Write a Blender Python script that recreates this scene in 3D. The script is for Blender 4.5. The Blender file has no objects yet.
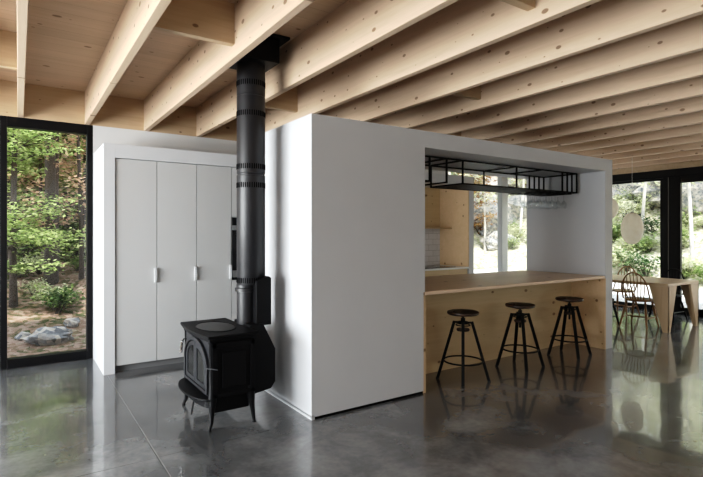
import bpy, math, random
from mathutils import Vector, Matrix, noise
random.seed(7)
C = bpy.context.scene.collection
PI = math.pi

# ------------------------------------------------------------------ helpers
class MB:
    """collects shapes; build() links them as one mesh object"""
    def __init__(s): s.v = []; s.f = []
    def add(s, vs, fs):
        n = len(s.v); s.v += [tuple(v) for v in vs]; s.f += [tuple(i + n for i in f) for f in fs]; return s
    def box(s, x0, x1, y0, y1, z0, z1):
        return s.add([(x0,y0,z0),(x1,y0,z0),(x1,y1,z0),(x0,y1,z0),(x0,y0,z1),(x1,y0,z1),(x1,y1,z1),(x0,y1,z1)],
                     [(0,3,2,1),(4,5,6,7),(0,1,5,4),(1,2,6,5),(2,3,7,6),(3,0,4,7)])
    def prism(s, pts, a, b):
        """pts: polygon corners in 3D; extruded by vector from a*dir to b*dir, given as two offset vectors"""
        n = len(pts); A = Vector(a); B = Vector(b)
        vs = [Vector(p) + A for p in pts] + [Vector(p) + B for p in pts]
        fs = [tuple(range(n))[::-1], tuple(range(n, 2*n))] + [(i, (i+1) % n, n+(i+1) % n, n+i) for i in range(n)]
        return s.add(vs, fs)
    def bar(s, p, q, w, h=None, up=(0,0,1)):
        """rectangular bar between two points"""
        h = h or w; p = Vector(p); q = Vector(q); d = (q-p).normalized(); u = Vector(up)
        if abs(d.dot(u)) > .98: u = Vector((1,0,0))
        r = d.cross(u).normalized(); u = r.cross(d)
        c = [r*a*w/2 + u*b*h/2 for a, b in ((-1,-1),(1,-1),(1,1),(-1,1))]
        return s.add([p+k for k in c]+[q+k for k in c], [(0,3,2,1),(4,5,6,7),(0,1,5,4),(1,2,6,5),(2,3,7,6),(3,0,4,7)])
    def tube(s, pts, rad, n=10, closed=False):
        pts = [Vector(p) for p in pts]; m = len(pts)
        rs = rad if isinstance(rad, (list, tuple)) else [rad]*m
        vs = []; prev = None
        for i, p in enumerate(pts):
            if closed: d = (pts[(i+1) % m]-pts[i-1]).normalized()
            else: d = (pts[min(i+1, m-1)]-pts[max(i-1, 0)]).normalized()
            if prev is None:
                r = d.cross(Vector((0,0,1)))
                if r.length < .05: r = d.cross(Vector((0,1,0)))
                r.normalize()
            else:
                r = (prev - d*prev.dot(d)).normalized()
            prev = r; u = d.cross(r)
            for k in range(n):
                a = 2*PI*k/n; vs.append(p + (r*math.cos(a)+u*math.sin(a))*rs[i])
        fs = []
        for i in range(m if closed else m-1):
            j = (i+1) % m
            for k in range(n): fs.append((i*n+k, i*n+(k+1) % n, j*n+(k+1) % n, j*n+k))
        if not closed: fs += [tuple(range(n))[::-1], tuple((m-1)*n+k for k in range(n))]
        return s.add(vs, fs)
    def lathe(s, prof, c=(0,0,0), n=32, sx=1, sy=1):
        """prof: (radius, z) pairs; radius 0 ends become fans"""
        vs = []; fs = []; rings = []
        for r, z in prof:
            if r < 1e-6: rings.append([len(vs)]); vs.append((c[0], c[1], c[2]+z))
            else:
                rings.append(list(range(len(vs), len(vs)+n)))
                for k in range(n):
                    a = 2*PI*k/n; vs.append((c[0]+r*sx*math.cos(a), c[1]+r*sy*math.sin(a), c[2]+z))
        for A, B in zip(rings, rings[1:]):
            for k in range(n):
                k2 = (k+1) % n
                if len(A) == 1 and len(B) == 1: continue
                if len(A) == 1: fs.append((A[0], B[k2], B[k]))
                elif len(B) == 1: fs.append((A[k], A[k2], B[0]))
                else: fs.append((A[k], A[k2], B[k2], B[k]))
        return s.add(vs, fs)
    def quad(s, c, u, v):
        c = Vector(c); return s.add([c-u-v, c+u-v, c+u+v, c-u+v], [(0,1,2,3)])
    def build(s, name, mat, parent=None, smooth=False, bevel=0, origin=None, seg=2):
        if parent is not None:
            off = Vector((0,0,0)); p = parent
            while p is not None: off += p.location; p = p.parent
            loc = Vector((0,0,0))
        else:
            if origin is None:
                xs = [v[0] for v in s.v]; ys = [v[1] for v in s.v]; zs = [v[2] for v in s.v]
                origin = ((min(xs)+max(xs))/2, (min(ys)+max(ys))/2, min(zs))
            off = Vector(origin); loc = off
        me = bpy.data.meshes.new(name)
        me.from_pydata([tuple(Vector(v)-off) for v in s.v], [], s.f); me.update()
        if smooth:
            me.polygons.foreach_set('use_smooth', [True]*len(me.polygons))
        o = bpy.data.objects.new(name, me); C.objects.link(o)
        me.materials.append(mat); o.location = loc
        if parent is not None: o.parent = parent
        if bevel:
            m = o.modifiers.new('b', 'BEVEL'); m.width = bevel; m.segments = seg; m.limit_method = 'ANGLE'; m.angle_limit = math.radians(40)
            m.harden_normals = False
        if smooth and not bevel:
            m = o.modifiers.new('e', 'EDGE_SPLIT'); m.split_angle = math.radians(42)
        return o

def tag(o, label=None, cat=None, group=None, kind=None):
    if label: o['label'] = label
    if cat: o['category'] = cat
    if group: o['group'] = group
    if kind: o['kind'] = kind
    return o
def thing(name, loc, label, cat, group=None, rz=0):
    o = bpy.data.objects.new(name, None); C.objects.link(o); o.empty_display_size = .1
    o.location = loc; o.rotation_euler = (0,0,rz); return tag(o, label, cat, group)
def copy_tree(o, parent=None):
    c = o.copy(); C.objects.link(c)
    if parent is not None: c.parent = parent
    for ch in list(o.children): copy_tree(ch, c)
    return c
def struct(name, mb, mat, label, cat, **k):
    return tag(mb.build(name, mat, **k), label, cat, None, 'structure')

# ------------------------------------------------------------------ camera geometry
F_PX, CX, HY, CAMH = 494.0, 351.5, 233.5, 1.5
ANG = math.atan(732.5/494)
FW = Vector((math.cos(ANG), math.sin(ANG), 0)); RT = Vector((math.sin(ANG), -math.cos(ANG), 0))
def along(u, Y):
    """ground x of the sight line through column u where it crosses depth Y"""
    d = FW + RT*((u-CX)/F_PX); return d.x*Y/d.y
def alongx(u, X):
    d = FW + RT*((u-CX)/F_PX); return d.y*X/d.x

# ------------------------------------------------------------------ materials
def newmat(name):
    m = bpy.data.materials.new(name); m.use_nodes = True
    nt = m.node_tree; b = nt.nodes['Principled BSDF']; return m, nt, b
def N(nt, typ, **k):
    n = nt.nodes.new(typ)
    for a, v in k.items():
        if a.startswith('i_'): n.inputs[a[2:].replace('_', ' ')].default_value = v
        else: setattr(n, a, v)
    return n
def ramp(nt, fac, stops):
    r = nt.nodes.new('ShaderNodeValToRGB'); e = r.color_ramp.elements
    while len(e) < len(stops): e.new(.5)
    for el, (p, c) in zip(e, stops): el.position = p; el.color = (*c, 1) if len(c) == 3 else c
    nt.links.new(fac, r.inputs[0]); return r.outputs[0]
def math_(nt, op, a, b=None, clamp=False):
    n = nt.nodes.new('ShaderNodeMath'); n.operation = op; n.use_clamp = clamp
    for i, x in enumerate((a, b)):
        if x is None: continue
        if isinstance(x, (int, float)): n.inputs[i].default_value = x
        else: nt.links.new(x, n.inputs[i])
    return n.outputs[0]
def mixc(nt, fac, a, b, mode='MIX'):
    n = nt.nodes.new('ShaderNodeMix'); n.data_type = 'RGBA'; n.blend_type = mode
    for s, x in ((n.inputs[0], fac), (n.inputs[6], a), (n.inputs[7], b)):
        if isinstance(x, (int, float)): s.default_value = x
        elif isinstance(x, tuple): s.default_value = (*x, 1) if len(x) == 3 else x
        else: nt.links.new(x, s)
    return n.outputs[2]
def coords(nt, scale=(1,1,1), rand=False, world=False):
    if world:
        src = nt.nodes.new('ShaderNodeNewGeometry').outputs['Position']
    else: src = nt.nodes.new('ShaderNodeTexCoord').outputs['Object']
    if rand:
        oi = nt.nodes.new('ShaderNodeObjectInfo'); a = nt.nodes.new('ShaderNodeVectorMath'); a.operation = 'SCALE'
        a.inputs[0].default_value = (31.7, 17.3, 23.9); nt.links.new(oi.outputs['Random'], a.inputs['Scale'])
        b = nt.nodes.new('ShaderNodeVectorMath'); b.operation = 'ADD'
        nt.links.new(src, b.inputs[0]); nt.links.new(a.outputs[0], b.inputs[1]); src = b.outputs[0]
    m = nt.nodes.new('ShaderNodeMapping'); m.inputs['Scale'].default_value = scale
    nt.links.new(src, m.inputs['Vector']); return m.outputs[0]
def tex(nt, vec, scale, detail=4, rough=.5, dist=0):
    n = N(nt, 'ShaderNodeTexNoise', i_Scale=scale, i_Detail=detail, i_Roughness=rough, i_Distortion=dist)
    nt.links.new(vec, n.inputs['Vector']); return n.outputs['Fac']
def plain(name, col, rough=.5, metal=0, spec=.5, vary=0.0, bump=0):
    m, nt, b = newmat(name)
    b.inputs['Roughness'].default_value = rough; b.inputs['Metallic'].default_value = metal
    b.inputs['Specular IOR Level'].default_value = spec
    v = coords(nt)
    n = tex(nt, v, 3.0 if bump == 0 else 60, 3)
    lo = tuple(c*(1-vary) for c in col); hi = tuple(min(1, c*(1+vary)) for c in col)
    nt.links.new(ramp(nt, n, [(.3, lo), (.7, hi)]), b.inputs['Base Color'])
    if bump:
        bp = N(nt, 'ShaderNodeBump', i_Strength=bump, i_Distance=.002); nt.links.new(n, bp.inputs['Height'])
        nt.links.new(bp.outputs[0], b.inputs['Normal'])
    return m
def wood(name, axis, light, dark, rough=.55, knots=.5, boards=None, kscale=2.6, plane=(0, 2)):
    """grain runs along axis; boards=(axis, width) adds joint lines and a tone per board"""
    m, nt, b = newmat(name)
    b.inputs['Roughness'].default_value = rough; b.inputs['Specular IOR Level'].default_value = .35
    sc = [9, 9, 9]; sc[axis] = .55
    v = coords(nt, tuple(sc), rand=True)
    n1 = tex(nt, v, 1.0, 6, .6, 1.2)
    n2 = tex(nt, v, 6.0, 3, .6, .3)
    f = math_(nt, 'ADD', math_(nt, 'MULTIPLY', n1, .7), math_(nt, 'MULTIPLY', n2, .3))
    col = ramp(nt, f, [(.3, dark), (.5, tuple((a*.4+c*.6) for a, c in zip(dark, light))), (.68, light)])
    # broad tone drift
    sb = [1.2, 1.2, 1.2]; sb[axis] = .25
    n3 = tex(nt, coords(nt, tuple(sb), rand=True), 2.0, 2)
    col = mixc(nt, math_(nt, 'MULTIPLY', n3, .5), col, tuple(c*.72 for c in dark))
    if boards:
        ax, wd = boards
        sep = nt.nodes.new('ShaderNodeSeparateXYZ'); nt.links.new(coords(nt, world=True), sep.inputs[0])
        q = math_(nt, 'DIVIDE', sep.outputs[ax], wd)
        fl = math_(nt, 'FLOOR', q); fr = math_(nt, 'FRACT', q)
        wn = N(nt, 'ShaderNodeTexWhiteNoise', noise_dimensions='1D'); nt.links.new(fl, wn.inputs['W'])
        col = mixc(nt, math_(nt, 'MULTIPLY', wn.outputs['Value'], .35), col, tuple(c*.75 for c in dark))
        ln = math_(nt, 'LESS_THAN', fr, .018)
        col = mixc(nt, math_(nt, 'MULTIPLY', ln, .55), col, tuple(c*.35 for c in dark))
    if knots:
        sp3 = nt.nodes.new('ShaderNodeSeparateXYZ'); nt.links.new(coords(nt, (1,1,1), rand=True), sp3.inputs[0])
        cb3 = nt.nodes.new('ShaderNodeCombineXYZ'); nt.links.new(math_(nt, 'MULTIPLY', sp3.outputs[plane[0]], .6 if plane[0] == axis else 1.0), cb3.inputs[0]); nt.links.new(sp3.outputs[plane[1]], cb3.inputs[1])
        vk = N(nt, 'ShaderNodeTexVoronoi', voronoi_dimensions='2D', i_Scale=kscale*2.2); nt.links.new(cb3.outputs[0], vk.inputs['Vector'])
        sepc = nt.nodes.new('ShaderNodeSeparateColor'); nt.links.new(vk.outputs['Color'], sepc.inputs[0])
        size = math_(nt, 'ADD', math_(nt, 'MULTIPLY', math_(nt, 'POWER', sepc.outputs[0], 2), .10), .035)
        edge = math_(nt, 'SUBTRACT', size, vk.outputs['Distance'])
        kk = math_(nt, 'MULTIPLY', math_(nt, 'MULTIPLY', edge, 30), 1, True)
        kk = math_(nt, 'MULTIPLY', kk, math_(nt, 'GREATER_THAN', sepc.outputs[1], 1-knots))
        col = mixc(nt, math_(nt, 'MULTIPLY', kk, .8), col, (dark[0]*.28, dark[1]*.2, dark[2]*.15))
    nt.links.new(col, b.inputs['Base Color'])
    bp = N(nt, 'ShaderNodeBump', i_Strength=.12, i_Distance=.002); nt.links.new(f, bp.inputs['Height'])
    nt.links.new(bp.outputs[0], b.inputs['Normal'])
    return m

M = {}
BL, BD = (.72,.555,.415), (.57,.425,.30)
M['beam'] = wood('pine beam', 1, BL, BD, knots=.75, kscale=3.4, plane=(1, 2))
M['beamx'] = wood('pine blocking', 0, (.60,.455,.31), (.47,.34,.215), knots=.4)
M['deck'] = wood('pine decking', 0, (.68,.52,.385), (.54,.40,.28), knots=.5, boards=(1, .19), kscale=2.6, plane=(0, 1))
M['pine_x'] = wood('knotty pine panel', 0, (.74,.575,.36), (.61,.455,.27), knots=.6, kscale=2.6)
M['pine_z'] = wood('knotty pine upright', 0, (.72,.52,.34), (.62,.44,.25), knots=.5, kscale=2.2, plane=(1, 2))
M['counter'] = wood('pine worktop', 0, (.90,.71,.53), (.78,.59,.43), rough=.42, knots=.1, boards=(1, .16), plane=(0, 1))
M['tablewood'] = wood('pale maple', 1, (.62,.46,.30), (.50,.36,.22), rough=.35, knots=.05)
M['tablewood_z'] = wood('pale maple upright', 2, (.62,.46,.30), (.48,.34,.21), rough=.4, knots=.08)
M['chairwood'] = wood('honey oak', 2, (.36,.20,.09), (.22,.11,.045), rough=.35, knots=0)
M['seatwood'] = wood('dark walnut', 0, (.05,.027,.016), (.025,.014,.009), rough=.45, knots=0)
M['white'] = plain('white paint', (.59,.603,.625), .55, vary=.012, spec=.3)
M['cab'] = plain('white lacquer', (.53,.535,.54), .38, vary=.008, spec=.4)
M['wallwhite'] = plain('white wall', (.66,.665,.67), .7, vary=.015, spec=.2)
M['gap'] = plain('shadow gap', (.004,.004,.004), .9, spec=.05)  # near-black painted in for the shade inside gaps, slots and recesses
M['black_frame'] = plain('black window frame', (.004,.004,.005), .45, spec=.25)
M['grey_frame'] = plain('silver window frame', (.50,.52,.55), .4, metal=.3)
M['iron'] = plain('matt cast iron', (.004,.004,.005), .5, metal=.0, spec=.2, vary=.2, bump=.15)
M['iron_top'] = plain('cast iron griddle', (.06,.062,.065), .5, spec=.5, vary=.2, bump=.2)
M['iron_front'] = plain('greyed cast iron door', (.016,.017,.021), .42, spec=.5, vary=.2, bump=.15)
M['pipe'] = plain('satin black steel pipe', (.016,.016,.0185), .36, metal=0, spec=.45)
M['steel_blk'] = plain('black steel', (.004,.004,.004), .5, metal=0, spec=.12)
M['stove_glass'] = plain('dark stove glass', (.006,.006,.007), .15, spec=.12)
M['chrome'] = plain('chrome', (.75,.75,.76), .18, metal=1)
M['kick'] = plain('plinth in painted shade', (.22,.22,.225), .5)  # white plinth darkened: the recess shade is put into its colour
M['stone_top'] = plain('white quartz', (.78,.78,.77), .25)
M['hob'] = plain('black glass', (.008,.008,.01), .08, spec=.7)
M['oven_steel'] = plain('brushed steel', (.42,.43,.44), .32, metal=.8)
M['black_paint'] = plain('black chair paint', (.006,.006,.006), .45, spec=.12)
M['oven_dark'] = plain('dull steel', (.12,.12,.125), .4, metal=.6)
M['rubber'] = plain('rubber', (.015,.015,.015), .8)

def glass_mat(name, tint=(1,1,1), ior=1.45, rough=0.0):
    m = bpy.data.materials.new(name); m.use_nodes = True; nt = m.node_tree; nt.nodes.clear()
    out = nt.nodes.new('ShaderNodeOutputMaterial'); mx = nt.nodes.new('ShaderNodeMixShader')
    lw = N(nt, 'ShaderNodeLayerWeight', i_Blend=.5); fz = math_(nt, 'ADD', math_(nt, 'MULTIPLY', math_(nt, 'POWER', lw.outputs['Facing'], 5), .9), .035 if ior < 1.48 else .10); tr = nt.nodes.new('ShaderNodeBsdfTransparent'); tr.inputs[0].default_value = (*tint, 1)
    gl = N(nt, 'ShaderNodeBsdfGlossy', i_Roughness=rough)
    nt.links.new(fz, mx.inputs[0]); nt.links.new(tr.outputs[0], mx.inputs[1]); nt.links.new(gl.outputs[0], mx.inputs[2])
    nt.links.new(mx.outputs[0], out.inputs[0]); return m
M['glass'] = glass_mat('window glass', (.98,.99,.985))
M['wineglass'] = glass_mat('thin wine glass', (.9,.92,.93), 1.5)

def floor_mat():
    m, nt, b = newmat('polished concrete')
    v = coords(nt, world=True)
    n1 = tex(nt, v, .8, 2, .5, .4); n2 = tex(nt, v, 2.4, 6, .6, .5); n3 = tex(nt, v, 22, 3, .6)
    f = math_(nt, 'ADD', math_(nt, 'ADD', math_(nt, 'MULTIPLY', n1, .5), math_(nt, 'MULTIPLY', n2, .4)), math_(nt, 'MULTIPLY', n3, .1))
    col = ramp(nt, f, [(.38, (.055,.058,.062)), (.5, (.120,.124,.129)), (.62, (.235,.240,.246))])
    sep = nt.nodes.new('ShaderNodeSeparateXYZ'); nt.links.new(v, sep.inputs[0])
    def line(ax, pos, w):
        return math_(nt, 'LESS_THAN', math_(nt, 'ABSOLUTE', math_(nt, 'SUBTRACT', sep.outputs[ax], pos)), w)
    dark = math_(nt, 'MAXIMUM', line(0, .772, .0028), math_(nt, 'MAXIMUM', line(1, 3.47, .0028), math_(nt, 'MAXIMUM', line(0, 6.9, .003), line(1, .2, .003))))
    lightl = line(0, .780, .0022)
    col = mixc(nt, math_(nt, 'MULTIPLY', dark, .8), col, (.012,.012,.012))
    col = mixc(nt, math_(nt, 'MULTIPLY', lightl, .45), col, (.5,.5,.48))
    nt.links.new(col, b.inputs['Base Color'])
    r = math_(nt, 'ADD', math_(nt, 'MULTIPLY', n2, .12), .15); nt.links.new(r, b.inputs['Roughness'])
    b.inputs['Specular IOR Level'].default_value = .75
    b.inputs['Coat Weight'].default_value = .7; b.inputs['Coat Roughness'].default_value = .05; b.inputs['Coat IOR'].default_value = 1.5
    nb = tex(nt, v, 2.2, 1, .4, .3)
    bp = N(nt, 'ShaderNodeBump', i_Strength=.16, i_Distance=.02); nt.links.new(nb, bp.inputs['Height'])
    nt.links.new(bp.outputs[0], b.inputs['Normal']); nt.links.new(bp.outputs[0], b.inputs['Coat Normal'])
    return m
M['floor'] = floor_mat()

def tile_mat():
    m, nt, b = newmat('white backsplash tile')
    br = nt.nodes.new('ShaderNodeTexBrick'); br.inputs['Scale'].default_value = 1
    br.inputs['Color1'].default_value = (.66,.67,.69,1); br.inputs['Color2'].default_value = (.62,.63,.65,1); br.inputs['Mortar'].default_value = (.28,.28,.29,1)
    br.inputs['Mortar Size'].default_value = .0022; br.inputs['Brick Width'].default_value = .2; br.inputs['Row Height'].default_value = .1
    mp = nt.nodes.new('ShaderNodeMapping'); mp.inputs['Rotation'].default_value = (PI/2, 0, 0)
    g = nt.nodes.new('ShaderNodeNewGeometry'); nt.links.new(g.outputs['Position'], mp.inputs[0]); nt.links.new(mp.outputs[0], br.inputs[0])
    nt.links.new(br.outputs[0], b.inputs['Base Color']); b.inputs['Roughness'].default_value = .25; return m
M['tile'] = tile_mat()

def paper_mat():
    m = bpy.data.materials.new('rice paper'); m.use_nodes = True; nt = m.node_tree; nt.nodes.clear()
    out = nt.nodes.new('ShaderNodeOutputMaterial'); mx = nt.nodes.new('ShaderNodeMixShader'); mx.inputs[0].default_value = .68
    d = nt.nodes.new('ShaderNodeBsdfDiffuse'); t = nt.nodes.new('ShaderNodeBsdfTranslucent')
    n = tex(nt, coords(nt), 14, 3); c = ramp(nt, n, [(.3, (.90,.87,.80)), (.7, (.96,.94,.89))])
    nt.links.new(c, d.inputs[0]); nt.links.new(c, t.inputs[0])
    nt.links.new(d.outputs[0], mx.inputs[1]); nt.links.new(t.outputs[0], mx.inputs[2]); nt.links.new(mx.outputs[0], out.inputs[0]); return m
M['paper'] = paper_mat()

def leaf_mat(name, cols, tl=.45):
    m = bpy.data.materials.new(name); m.use_nodes = True; nt = m.node_tree; nt.nodes.clear()
    out = nt.nodes.new('ShaderNodeOutputMaterial'); mx = nt.nodes.new('ShaderNodeMixShader'); mx.inputs[0].default_value = tl
    d = nt.nodes.new('ShaderNodeBsdfDiffuse'); t = nt.nodes.new('ShaderNodeBsdfTranslucent')
    v = coords(nt, rand=True)
    n = tex(nt, v, 1.3, 2); w = N(nt, 'ShaderNodeTexWhiteNoise', noise_dimensions='3D')
    sn = nt.nodes.new('ShaderNodeVectorMath'); sn.operation = 'SNAP'; sn.inputs[1].default_value = (.09,.09,.09)
    nt.links.new(v, sn.inputs[0]); nt.links.new(sn.outputs[0], w.inputs[0])
    f = math_(nt, 'ADD', math_(nt, 'MULTIPLY', n, .6), math_(nt, 'MULTIPLY', w.outputs['Value'], .4))
    k = len(cols); c = ramp(nt, f, [(.2+.6*i/(k-1), q) for i, q in enumerate(cols)])
    nt.links.new(c, d.inputs[0]); nt.links.new(c, t.inputs[0])
    nt.links.new(d.outputs[0], mx.inputs[1]); nt.links.new(t.outputs[0], mx.inputs[2]); nt.links.new(mx.outputs[0], out.inputs[0]); return m
M['leaf_green'] = leaf_mat('green leaves', [(.06,.11,.03), (.17,.26,.09), (.34,.43,.18), (.52,.58,.32)])
M['leaf_pale'] = leaf_mat('pale green leaves', [(.30,.35,.20), (.50,.55,.34), (.68,.70,.50), (.80,.80,.64)])
M['leaf_lime'] = leaf_mat('lime green leaves', [(.14,.22,.06), (.30,.41,.15), (.46,.56,.25), (.64,.68,.42)])
M['leaf_pink'] = leaf_mat('autumn leaves', [(.40,.26,.16), (.62,.42,.30), (.75,.55,.44), (.60,.58,.32)])
M['leaf_rust'] = leaf_mat('rust leaves', [(.10,.06,.03), (.26,.13,.06), (.36,.22,.10), (.22,.25,.10)])
M['leaf_dark'] = leaf_mat('evergreen leaves', [(.03,.06,.03), (.08,.14,.06), (.15,.23,.10)])
M['bark'] = plain('dark bark', (.055,.045,.04), .9, vary=.5, bump=.6)
M['bark_pale'] = plain('pale birch bark', (.55,.53,.50), .8, vary=.25)

def ground_mat(name, cols, sc=1.4):
    m, nt, b = newmat(name); v = coords(nt, world=True)
    n1 = tex(nt, v, sc, 6, .7, .8); n2 = tex(nt, v, 14, 5, .7)
    vo = N(nt, 'ShaderNodeTexVoronoi', i_Scale=13.0); nt.links.new(v, vo.inputs['Vector'])
    sp = nt.nodes.new('ShaderNodeSeparateColor'); nt.links.new(vo.outputs['Color'], sp.inputs[0])
    f = math_(nt, 'ADD', math_(nt, 'ADD', math_(nt, 'MULTIPLY', n1, .5), math_(nt, 'MULTIPLY', n2, .25)), math_(nt, 'MULTIPLY', sp.outputs[0], .25))
    k = len(cols); nt.links.new(ramp(nt, f, [(.3+.42*i/(k-1), q) for i, q in enumerate(cols)]), b.inputs['Base Color'])
    b.inputs['Roughness'].default_value = .95; b.inputs['Specular IOR Level'].default_value = .1
    bp = N(nt, 'ShaderNodeBump', i_Strength=.6, i_Distance=.06); nt.links.new(n2, bp.inputs['Height']); nt.links.new(bp.outputs[0], b.inputs['Normal'])
    return m
M['litter'] = ground_mat('leaf litter', [(.03,.05,.02), (.09,.09,.045), (.24,.16,.12), (.34,.26,.22), (.13,.18,.07)])
M['slope'] = ground_mat('grassy slope', [(.16,.19,.10), (.34,.35,.22), (.48,.45,.36), (.62,.59,.52), (.42,.47,.28)])
M['terrace'] = ground_mat('pale gravel', [(.50,.49,.47), (.60,.59,.57), (.70,.69,.67)], .6)
M['rock'] = ground_mat('grey rock', [(.10,.11,.12), (.26,.27,.29), (.50,.46,.42), (.62,.60,.57)], 2.2)

# ------------------------------------------------------------------ room shell
XL, XR, YB, YF = -3.2, 10.2, 6.66, -4.0
ZB, ZD = 2.80, 3.19
struct('floor', MB().box(XL-.1, XR+.12, YF-.1, YB+.12, -.15, 0), M['floor'], 'dark grey polished concrete floor with saw-cut joints', 'floor')
struct('ceiling', MB().box(XL, XR, YF, YB, ZD, ZD+.04), M['deck'], 'knotty pine board ceiling deck above the beams', 'ceiling')
struct('roof', MB().box(XL-1.6, XR+1.3, YF-1.6, YB+.6, ZD+.04, ZD+.2), M['wallwhite'], 'flat roof slab over the whole room', 'roof')  # unseen overhang sized to keep direct sun out of the room

# back wall (Y = YB)
wb = MB()
wb.box(XL-.1, -.17, YB, YB+.2, 0, ZB); wb.box(.744, 6.6, YB, YB+.2, 0, ZB)
struct('wall_back', wb, M['wallwhite'], 'plain white back wall above the tall cabinets', 'wall')
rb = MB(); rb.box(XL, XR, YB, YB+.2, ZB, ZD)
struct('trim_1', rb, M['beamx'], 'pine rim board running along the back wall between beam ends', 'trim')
# left window
def window(name, outer, inner, y, depth, mat, label, cat='window', axis='x'):
    """outer/inner: (a0,a1,z0,z1) along x (or y when axis is y)"""
    a0, a1, z0, z1 = outer; b0, b1, c0, c1 = inner
    t = thing(name, ((a0+a1)/2, y, z0) if axis == 'x' else (y, (a0+a1)/2, z0), label, cat); t['kind'] = 'structure'
    fr = MB(); pn = MB()
    def bx(m, p0, p1, q0, q1, d0, d1):
        if axis == 'x': m.box(p0, p1, d0, d1, q0, q1)
        else: m.box(d0, d1, p0, p1, q0, q1)
    d0, d1 = y, y+depth
    bx(fr, a0, b0, z0, z1, d0, d1); bx(fr, b1, a1, z0, z1, d0, d1); bx(fr, b0, b1, z0, c0, d0, d1); bx(fr, b0, b1, c1, z1, d0, d1)
    fr.build('window_frame', mat, t, bevel=.004)
    bx(pn, b0-.01, b1+.01, c0-.01, c1+.01, y+depth*.55, y+depth*.55+.006)
    pn.build('window_pane', M['glass'], t)
    return t
window('window_1', (-.17, .744, 0, ZB), (-.104, .68, .10, 2.69), YB, .12, M['black_frame'], 'tall black-framed fixed window onto the forest at the far left')
# kitchen windows
window('window_2', (6.6, 8.3, 0, ZB), (6.68, 8.21, .06, 2.72), YB, .12, M['grey_frame'], 'window behind the bar opening, left pane beside the pine niche')
window('window_3', (8.3, 10.2, 0, ZB), (8.39, 10.1, .06, 2.72), YB, .12, M['grey_frame'], 'window behind the bar opening, right pane beside the white pier')
# right glazed wall X = XR : door leaf A, post, door leaf B
hd = MB(); hd.box(XR-.02, XR+.2, YF, YB, 2.56, 2.71)
struct('trim_2', hd, M['black_frame'], 'long black header above the glazed wall on the right', 'trim', bevel=.004)
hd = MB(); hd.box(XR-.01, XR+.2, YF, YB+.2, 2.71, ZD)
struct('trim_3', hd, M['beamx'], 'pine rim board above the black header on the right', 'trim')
window('door_1', (4.48, YB-.02, 0, 2.56), (4.57, YB-.1, .10, 2.52), XR+.06, .06, M['black_frame'], 'large fixed glass panel behind the dining table and pendants', 'glass door', 'y')
ps = MB(); ps.box(XR-.02, XR+.14, 4.40, 4.48, 0, 2.56)
struct('trim_4', ps, M['black_frame'], 'black steel post between the two glass panels on the right', 'post', bevel=.004)
window('door_2', (1.95, 4.385, 0, 2.56), (2.10, 4.185, .13, 2.44), XR-.02, .07, M['black_frame'], 'black-framed sliding glass door at the right edge', 'glass door', 'y')
window('door_3', (-.6, 1.95, 0, 2.56), (-.5, 1.85, .13, 2.44), XR-.02, .07, M['black_frame'], 'black-framed sliding glass door outside the right edge', 'glass door', 'y')
wr = MB(); wr.box(XR, XR+.15, YF-.1, -.6, 0, 2.56)
struct('wall_right', wr, M['wallwhite'], 'white wall beyond the sliding doors on the right', 'wall')
# left wall with large glazing, out of the frame
wl = MB(); wl.box(XL-.1, XL, YF, -3.2, 0, ZD); wl.box(XL-.1, XL, 6.0, YB, 0, ZD); wl.box(XL-.1, XL, -3.2, 6.0, 2.7, ZD)
struct('wall_left', wl, M['wallwhite'], 'white wall around the big windows outside the left edge', 'wall')
for i, (a, b_) in enumerate(((-3.2, -.15), (-.15, 2.9), (2.9, 6.0))):
    window('window_%d' % (4+i), (a, b_, 0, 2.7), (a+.06, b_-.06, .08, 2.62), XL-.08, .08, M['black_frame'],
           ('rear', 'middle', 'front')[i]+' tall black-framed window in the wall outside the left edge', 'window', 'y')
# rear wall behind the viewer; its unseen windows are added and sized for light
wf = MB(); wf.box(XL, 4.4, YF-.1, YF, 0, ZD); wf.box(8.4, XR, YF-.1, YF, 0, ZD); wf.box(4.4, 8.4, YF-.1, YF, 2.3, ZD); wf.box(4.4, 8.4, YF-.1, YF, 0, .9)
struct('wall_front', wf, M['wallwhite'], 'white wall with added windows behind the viewpoint', 'wall')
for i, (a, b_) in enumerate(((4.4, 6.4), (6.4, 8.4))):
    window('window_%d' % (7+i), (a, b_, .9, 2.3), (a+.06, b_-.06, .96, 2.24), YF-.08, .08, M['black_frame'],
           ('wide added window behind the viewpoint near the stove side', 'wide added window behind the viewpoint near the dining side')[i])

# beams, one object each
ORD = 'first second third fourth fifth sixth seventh eighth ninth tenth eleventh twelfth thirteenth fourteenth fifteenth sixteenth'.split()
BX = [.02 + .663*k for k in range(-4, 16)]
proto = None
for k, x in zip(range(-4, 16), BX):
    if proto is None:
        proto = MB().box(x-.028, x+.028, YF, YB, ZB, ZD).build('ceiling_beam', M['beam'], bevel=.004)
        o = proto
    else:
        o = proto.copy(); C.objects.link(o); o.location.x = x
    lab = ('exposed pine ceiling beam, %s counting from the left edge' % ORD[k]) if k >= 0 else 'exposed pine ceiling beam outside the left edge of the view'
    tag(o, lab, 'beam', 'exposed pine ceiling beams', 'structure')
# blocking between beams
for (k, y, lab) in [(-1, 5.02, 'short pine block between ceiling beams at the left edge above the window'),
                    (1, 3.49, 'short pine block between the second and third beams left of the stove pipe'),
                    (3, 5.02, 'short pine block between beams just right of the stove pipe'),
                    (3, 1.89, 'short pine block between beams at the top edge right of centre'),
                    (5, 3.49, 'short pine block between beams above the white bar volume'),
                    (7, 5.02, 'short pine block between the eighth and ninth beams')]:
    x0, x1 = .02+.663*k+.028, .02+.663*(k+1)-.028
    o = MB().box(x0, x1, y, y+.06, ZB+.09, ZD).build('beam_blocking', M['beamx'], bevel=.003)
    tag(o, lab, 'blocking', 'pine blocks between the beams', 'structure')

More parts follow.
